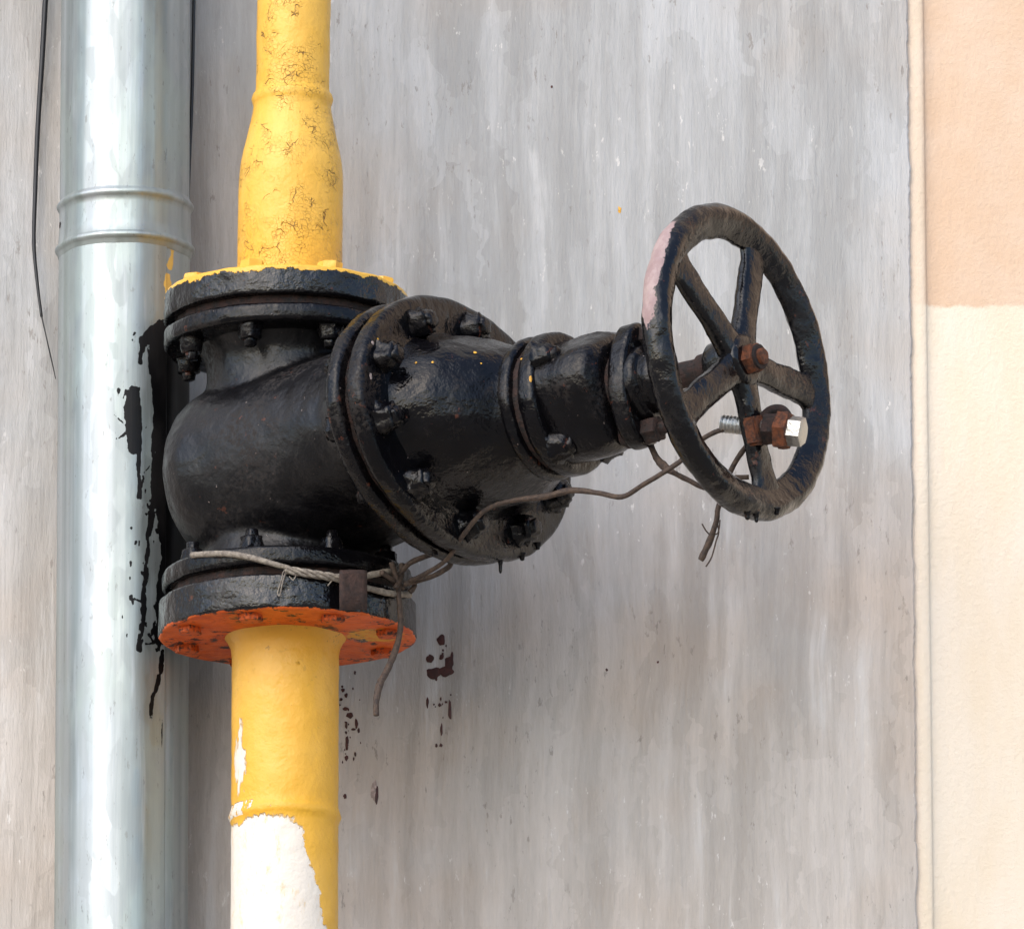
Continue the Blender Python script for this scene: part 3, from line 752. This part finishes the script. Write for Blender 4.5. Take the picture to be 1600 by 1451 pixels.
for j, pts in enumerate((((596, 894), (612, 905), (630, 918)), ((612, 878), (617, 895), (622, 915)), ((628, 880), (627, 900), (618, 918)), ((640, 925), (648, 915), (642, 903)))):
    mesh('strand', *tube([un(x, y, fr(min(x, 636), .101)-.010-.002*j) for x, y in pts], T(4.2), 8, amp=.2), WB, ww)
Lp = [unp(x, y, 330) for x, y in ((618, 905), (640, 880), (668, 868), (692, 862), (706, 868), (702, 884), (680, 898), (650, 908), (630, 912))]
o = mesh('brown_wire', *tube(Lp, T(4.2), 10, amp=.2), WB); tag(o, 'brown wire loop tied under the bonnet flange', 'wire')
Ew = [un(x, y, fr(min(x, 628), .101)-.010) for x, y in ((622, 915), (624, 945), (626, 975), (621, 1005), (608, 1040), (594, 1068), (588, 1095), (588, 1118))]
o = mesh('brown_wire', *tube(Ew, [T(4), T(4.2), T(4.4), T(5), T(5.5), T(5.5), T(5), T(4)], 10, amp=.2), WB)
tag(o, 'brown wire end dangling in front of the lower pipe flange', 'wire')
# strap plate hooked on the wire
V = []; Fc = []
for j, (yy, dz) in enumerate(((891, .001), (897, -.002), (925, -.0005), (953, 0))):
    for i in range(7):
        x = 531+i*7
        for dd in (0, -.0016): p = un(x, yy+fbm((i*.01, j*.01, 0), 60)*2, fr(552, .1015)-.0105+(x-552)*.0003+dz+dd); V.append(p)
for j in range(3):
    for i in range(6):
        a = (j*7+i)*2; b = a+2; c = a+14; d = c+2
        Fc += [(a+1, b+1, d+1, c+1), (a, c, d, b)]
o = mesh('metal_strap', V, Fc, M['strap'], angle=40); md = o.modifiers.new('edge', 'SOLIDIFY'); md.thickness = .0008
tag(o, 'small brown metal strap hanging over the lower flange rim', 'strap')

# ------------------------------------------------------------------ flecks and hanging drips of old paint on the valve
from mathutils.bvhtree import BVHTree
def surf(o, px, py):
    t = BVHTree.FromPolygons([v.co.copy() for v in o.data.vertices], [tuple(p.vertices) for p in o.data.polygons])
    h = t.ray_cast(CAM, ray(px, py).normalized()); return h[0], h[1]
PART = {o.name: o for o in valve.children}
def fleck(target, px, py, rx, ry, mat, sd):
    p, n = surf(target, px, py)
    if p is None: return
    if n.dot(DV) > 0: n = -n
    a = n.cross(Z).normalized(); b = a.cross(n); b = b if b.z > 0 else -b; V = []
    for k_ in range(12):
        t = 2*math.pi*k_/12; f = 1+.4*noise.noise(Vector((math.cos(t)*1.5+sd*5, math.sin(t)*1.5, sd)))
        V.append(p+n*.0003+a*(T(rx)*f*math.cos(t))+b*(T(ry)*f*math.sin(t)))
    V.append(p+n*.0010); mesh('paint_fleck', V, [(k_, (k_+1) % 12, 12) for k_ in range(12)], mat, target)
bon, nf, bf = PART['bonnet'], PART['neck_flange.001'], PART['bonnet_flange']
for i, (o_, px, py, rx, ry) in enumerate(((bon, 742, 551, 3, 3), (bon, 676, 566, 2, 2.2), (bon, 650, 567, 1.8, 2), (bon, 752, 568, 1.5, 1.5), (nf, 829, 592, 2, 6), (nf, 815, 561, 2, 2), (bf, 582, 536, 4, 3), (bf, 579, 588, 4, 5), (bf, 590, 530, 2, 2))):
    fleck(o_, px, py, rx, ry, SP['p'] if i in (6, 7) else SP['y'], i)
def drip(target, px, py, ln, w):
    p, n = surf(target, px, py)
    if p is None: return
    V, Fc = tube([p+Z*T(4), p-Z*T(ln*.35), p-Z*T(ln*.8), p-Z*T(ln)], [T(w*1.9), T(w), T(w*.9), T(w*.35)], 8, sub=3); mesh('paint_drip', V, Fc, M['black'], target)
for px, py, ln, w in ((782, 876, 20, 3.0), (742, 879, 9, 4), (688, 869, 14, 4), (700, 874, 9, 3), (816, 868, 8, 4), (840, 852, 7, 4)): drip(bf, px, py, ln, w)
for px, py, ln, w in ((1168, 803, 9, 4), (1182, 805, 11, 3.4), (1214, 798, 7, 4)): drip(wheel, px, py, ln, w)

S.render.engine = 'CYCLES'
S.cycles.max_bounces = 6; S.cycles.diffuse_bounces = 3; S.cycles.glossy_bounces = 3
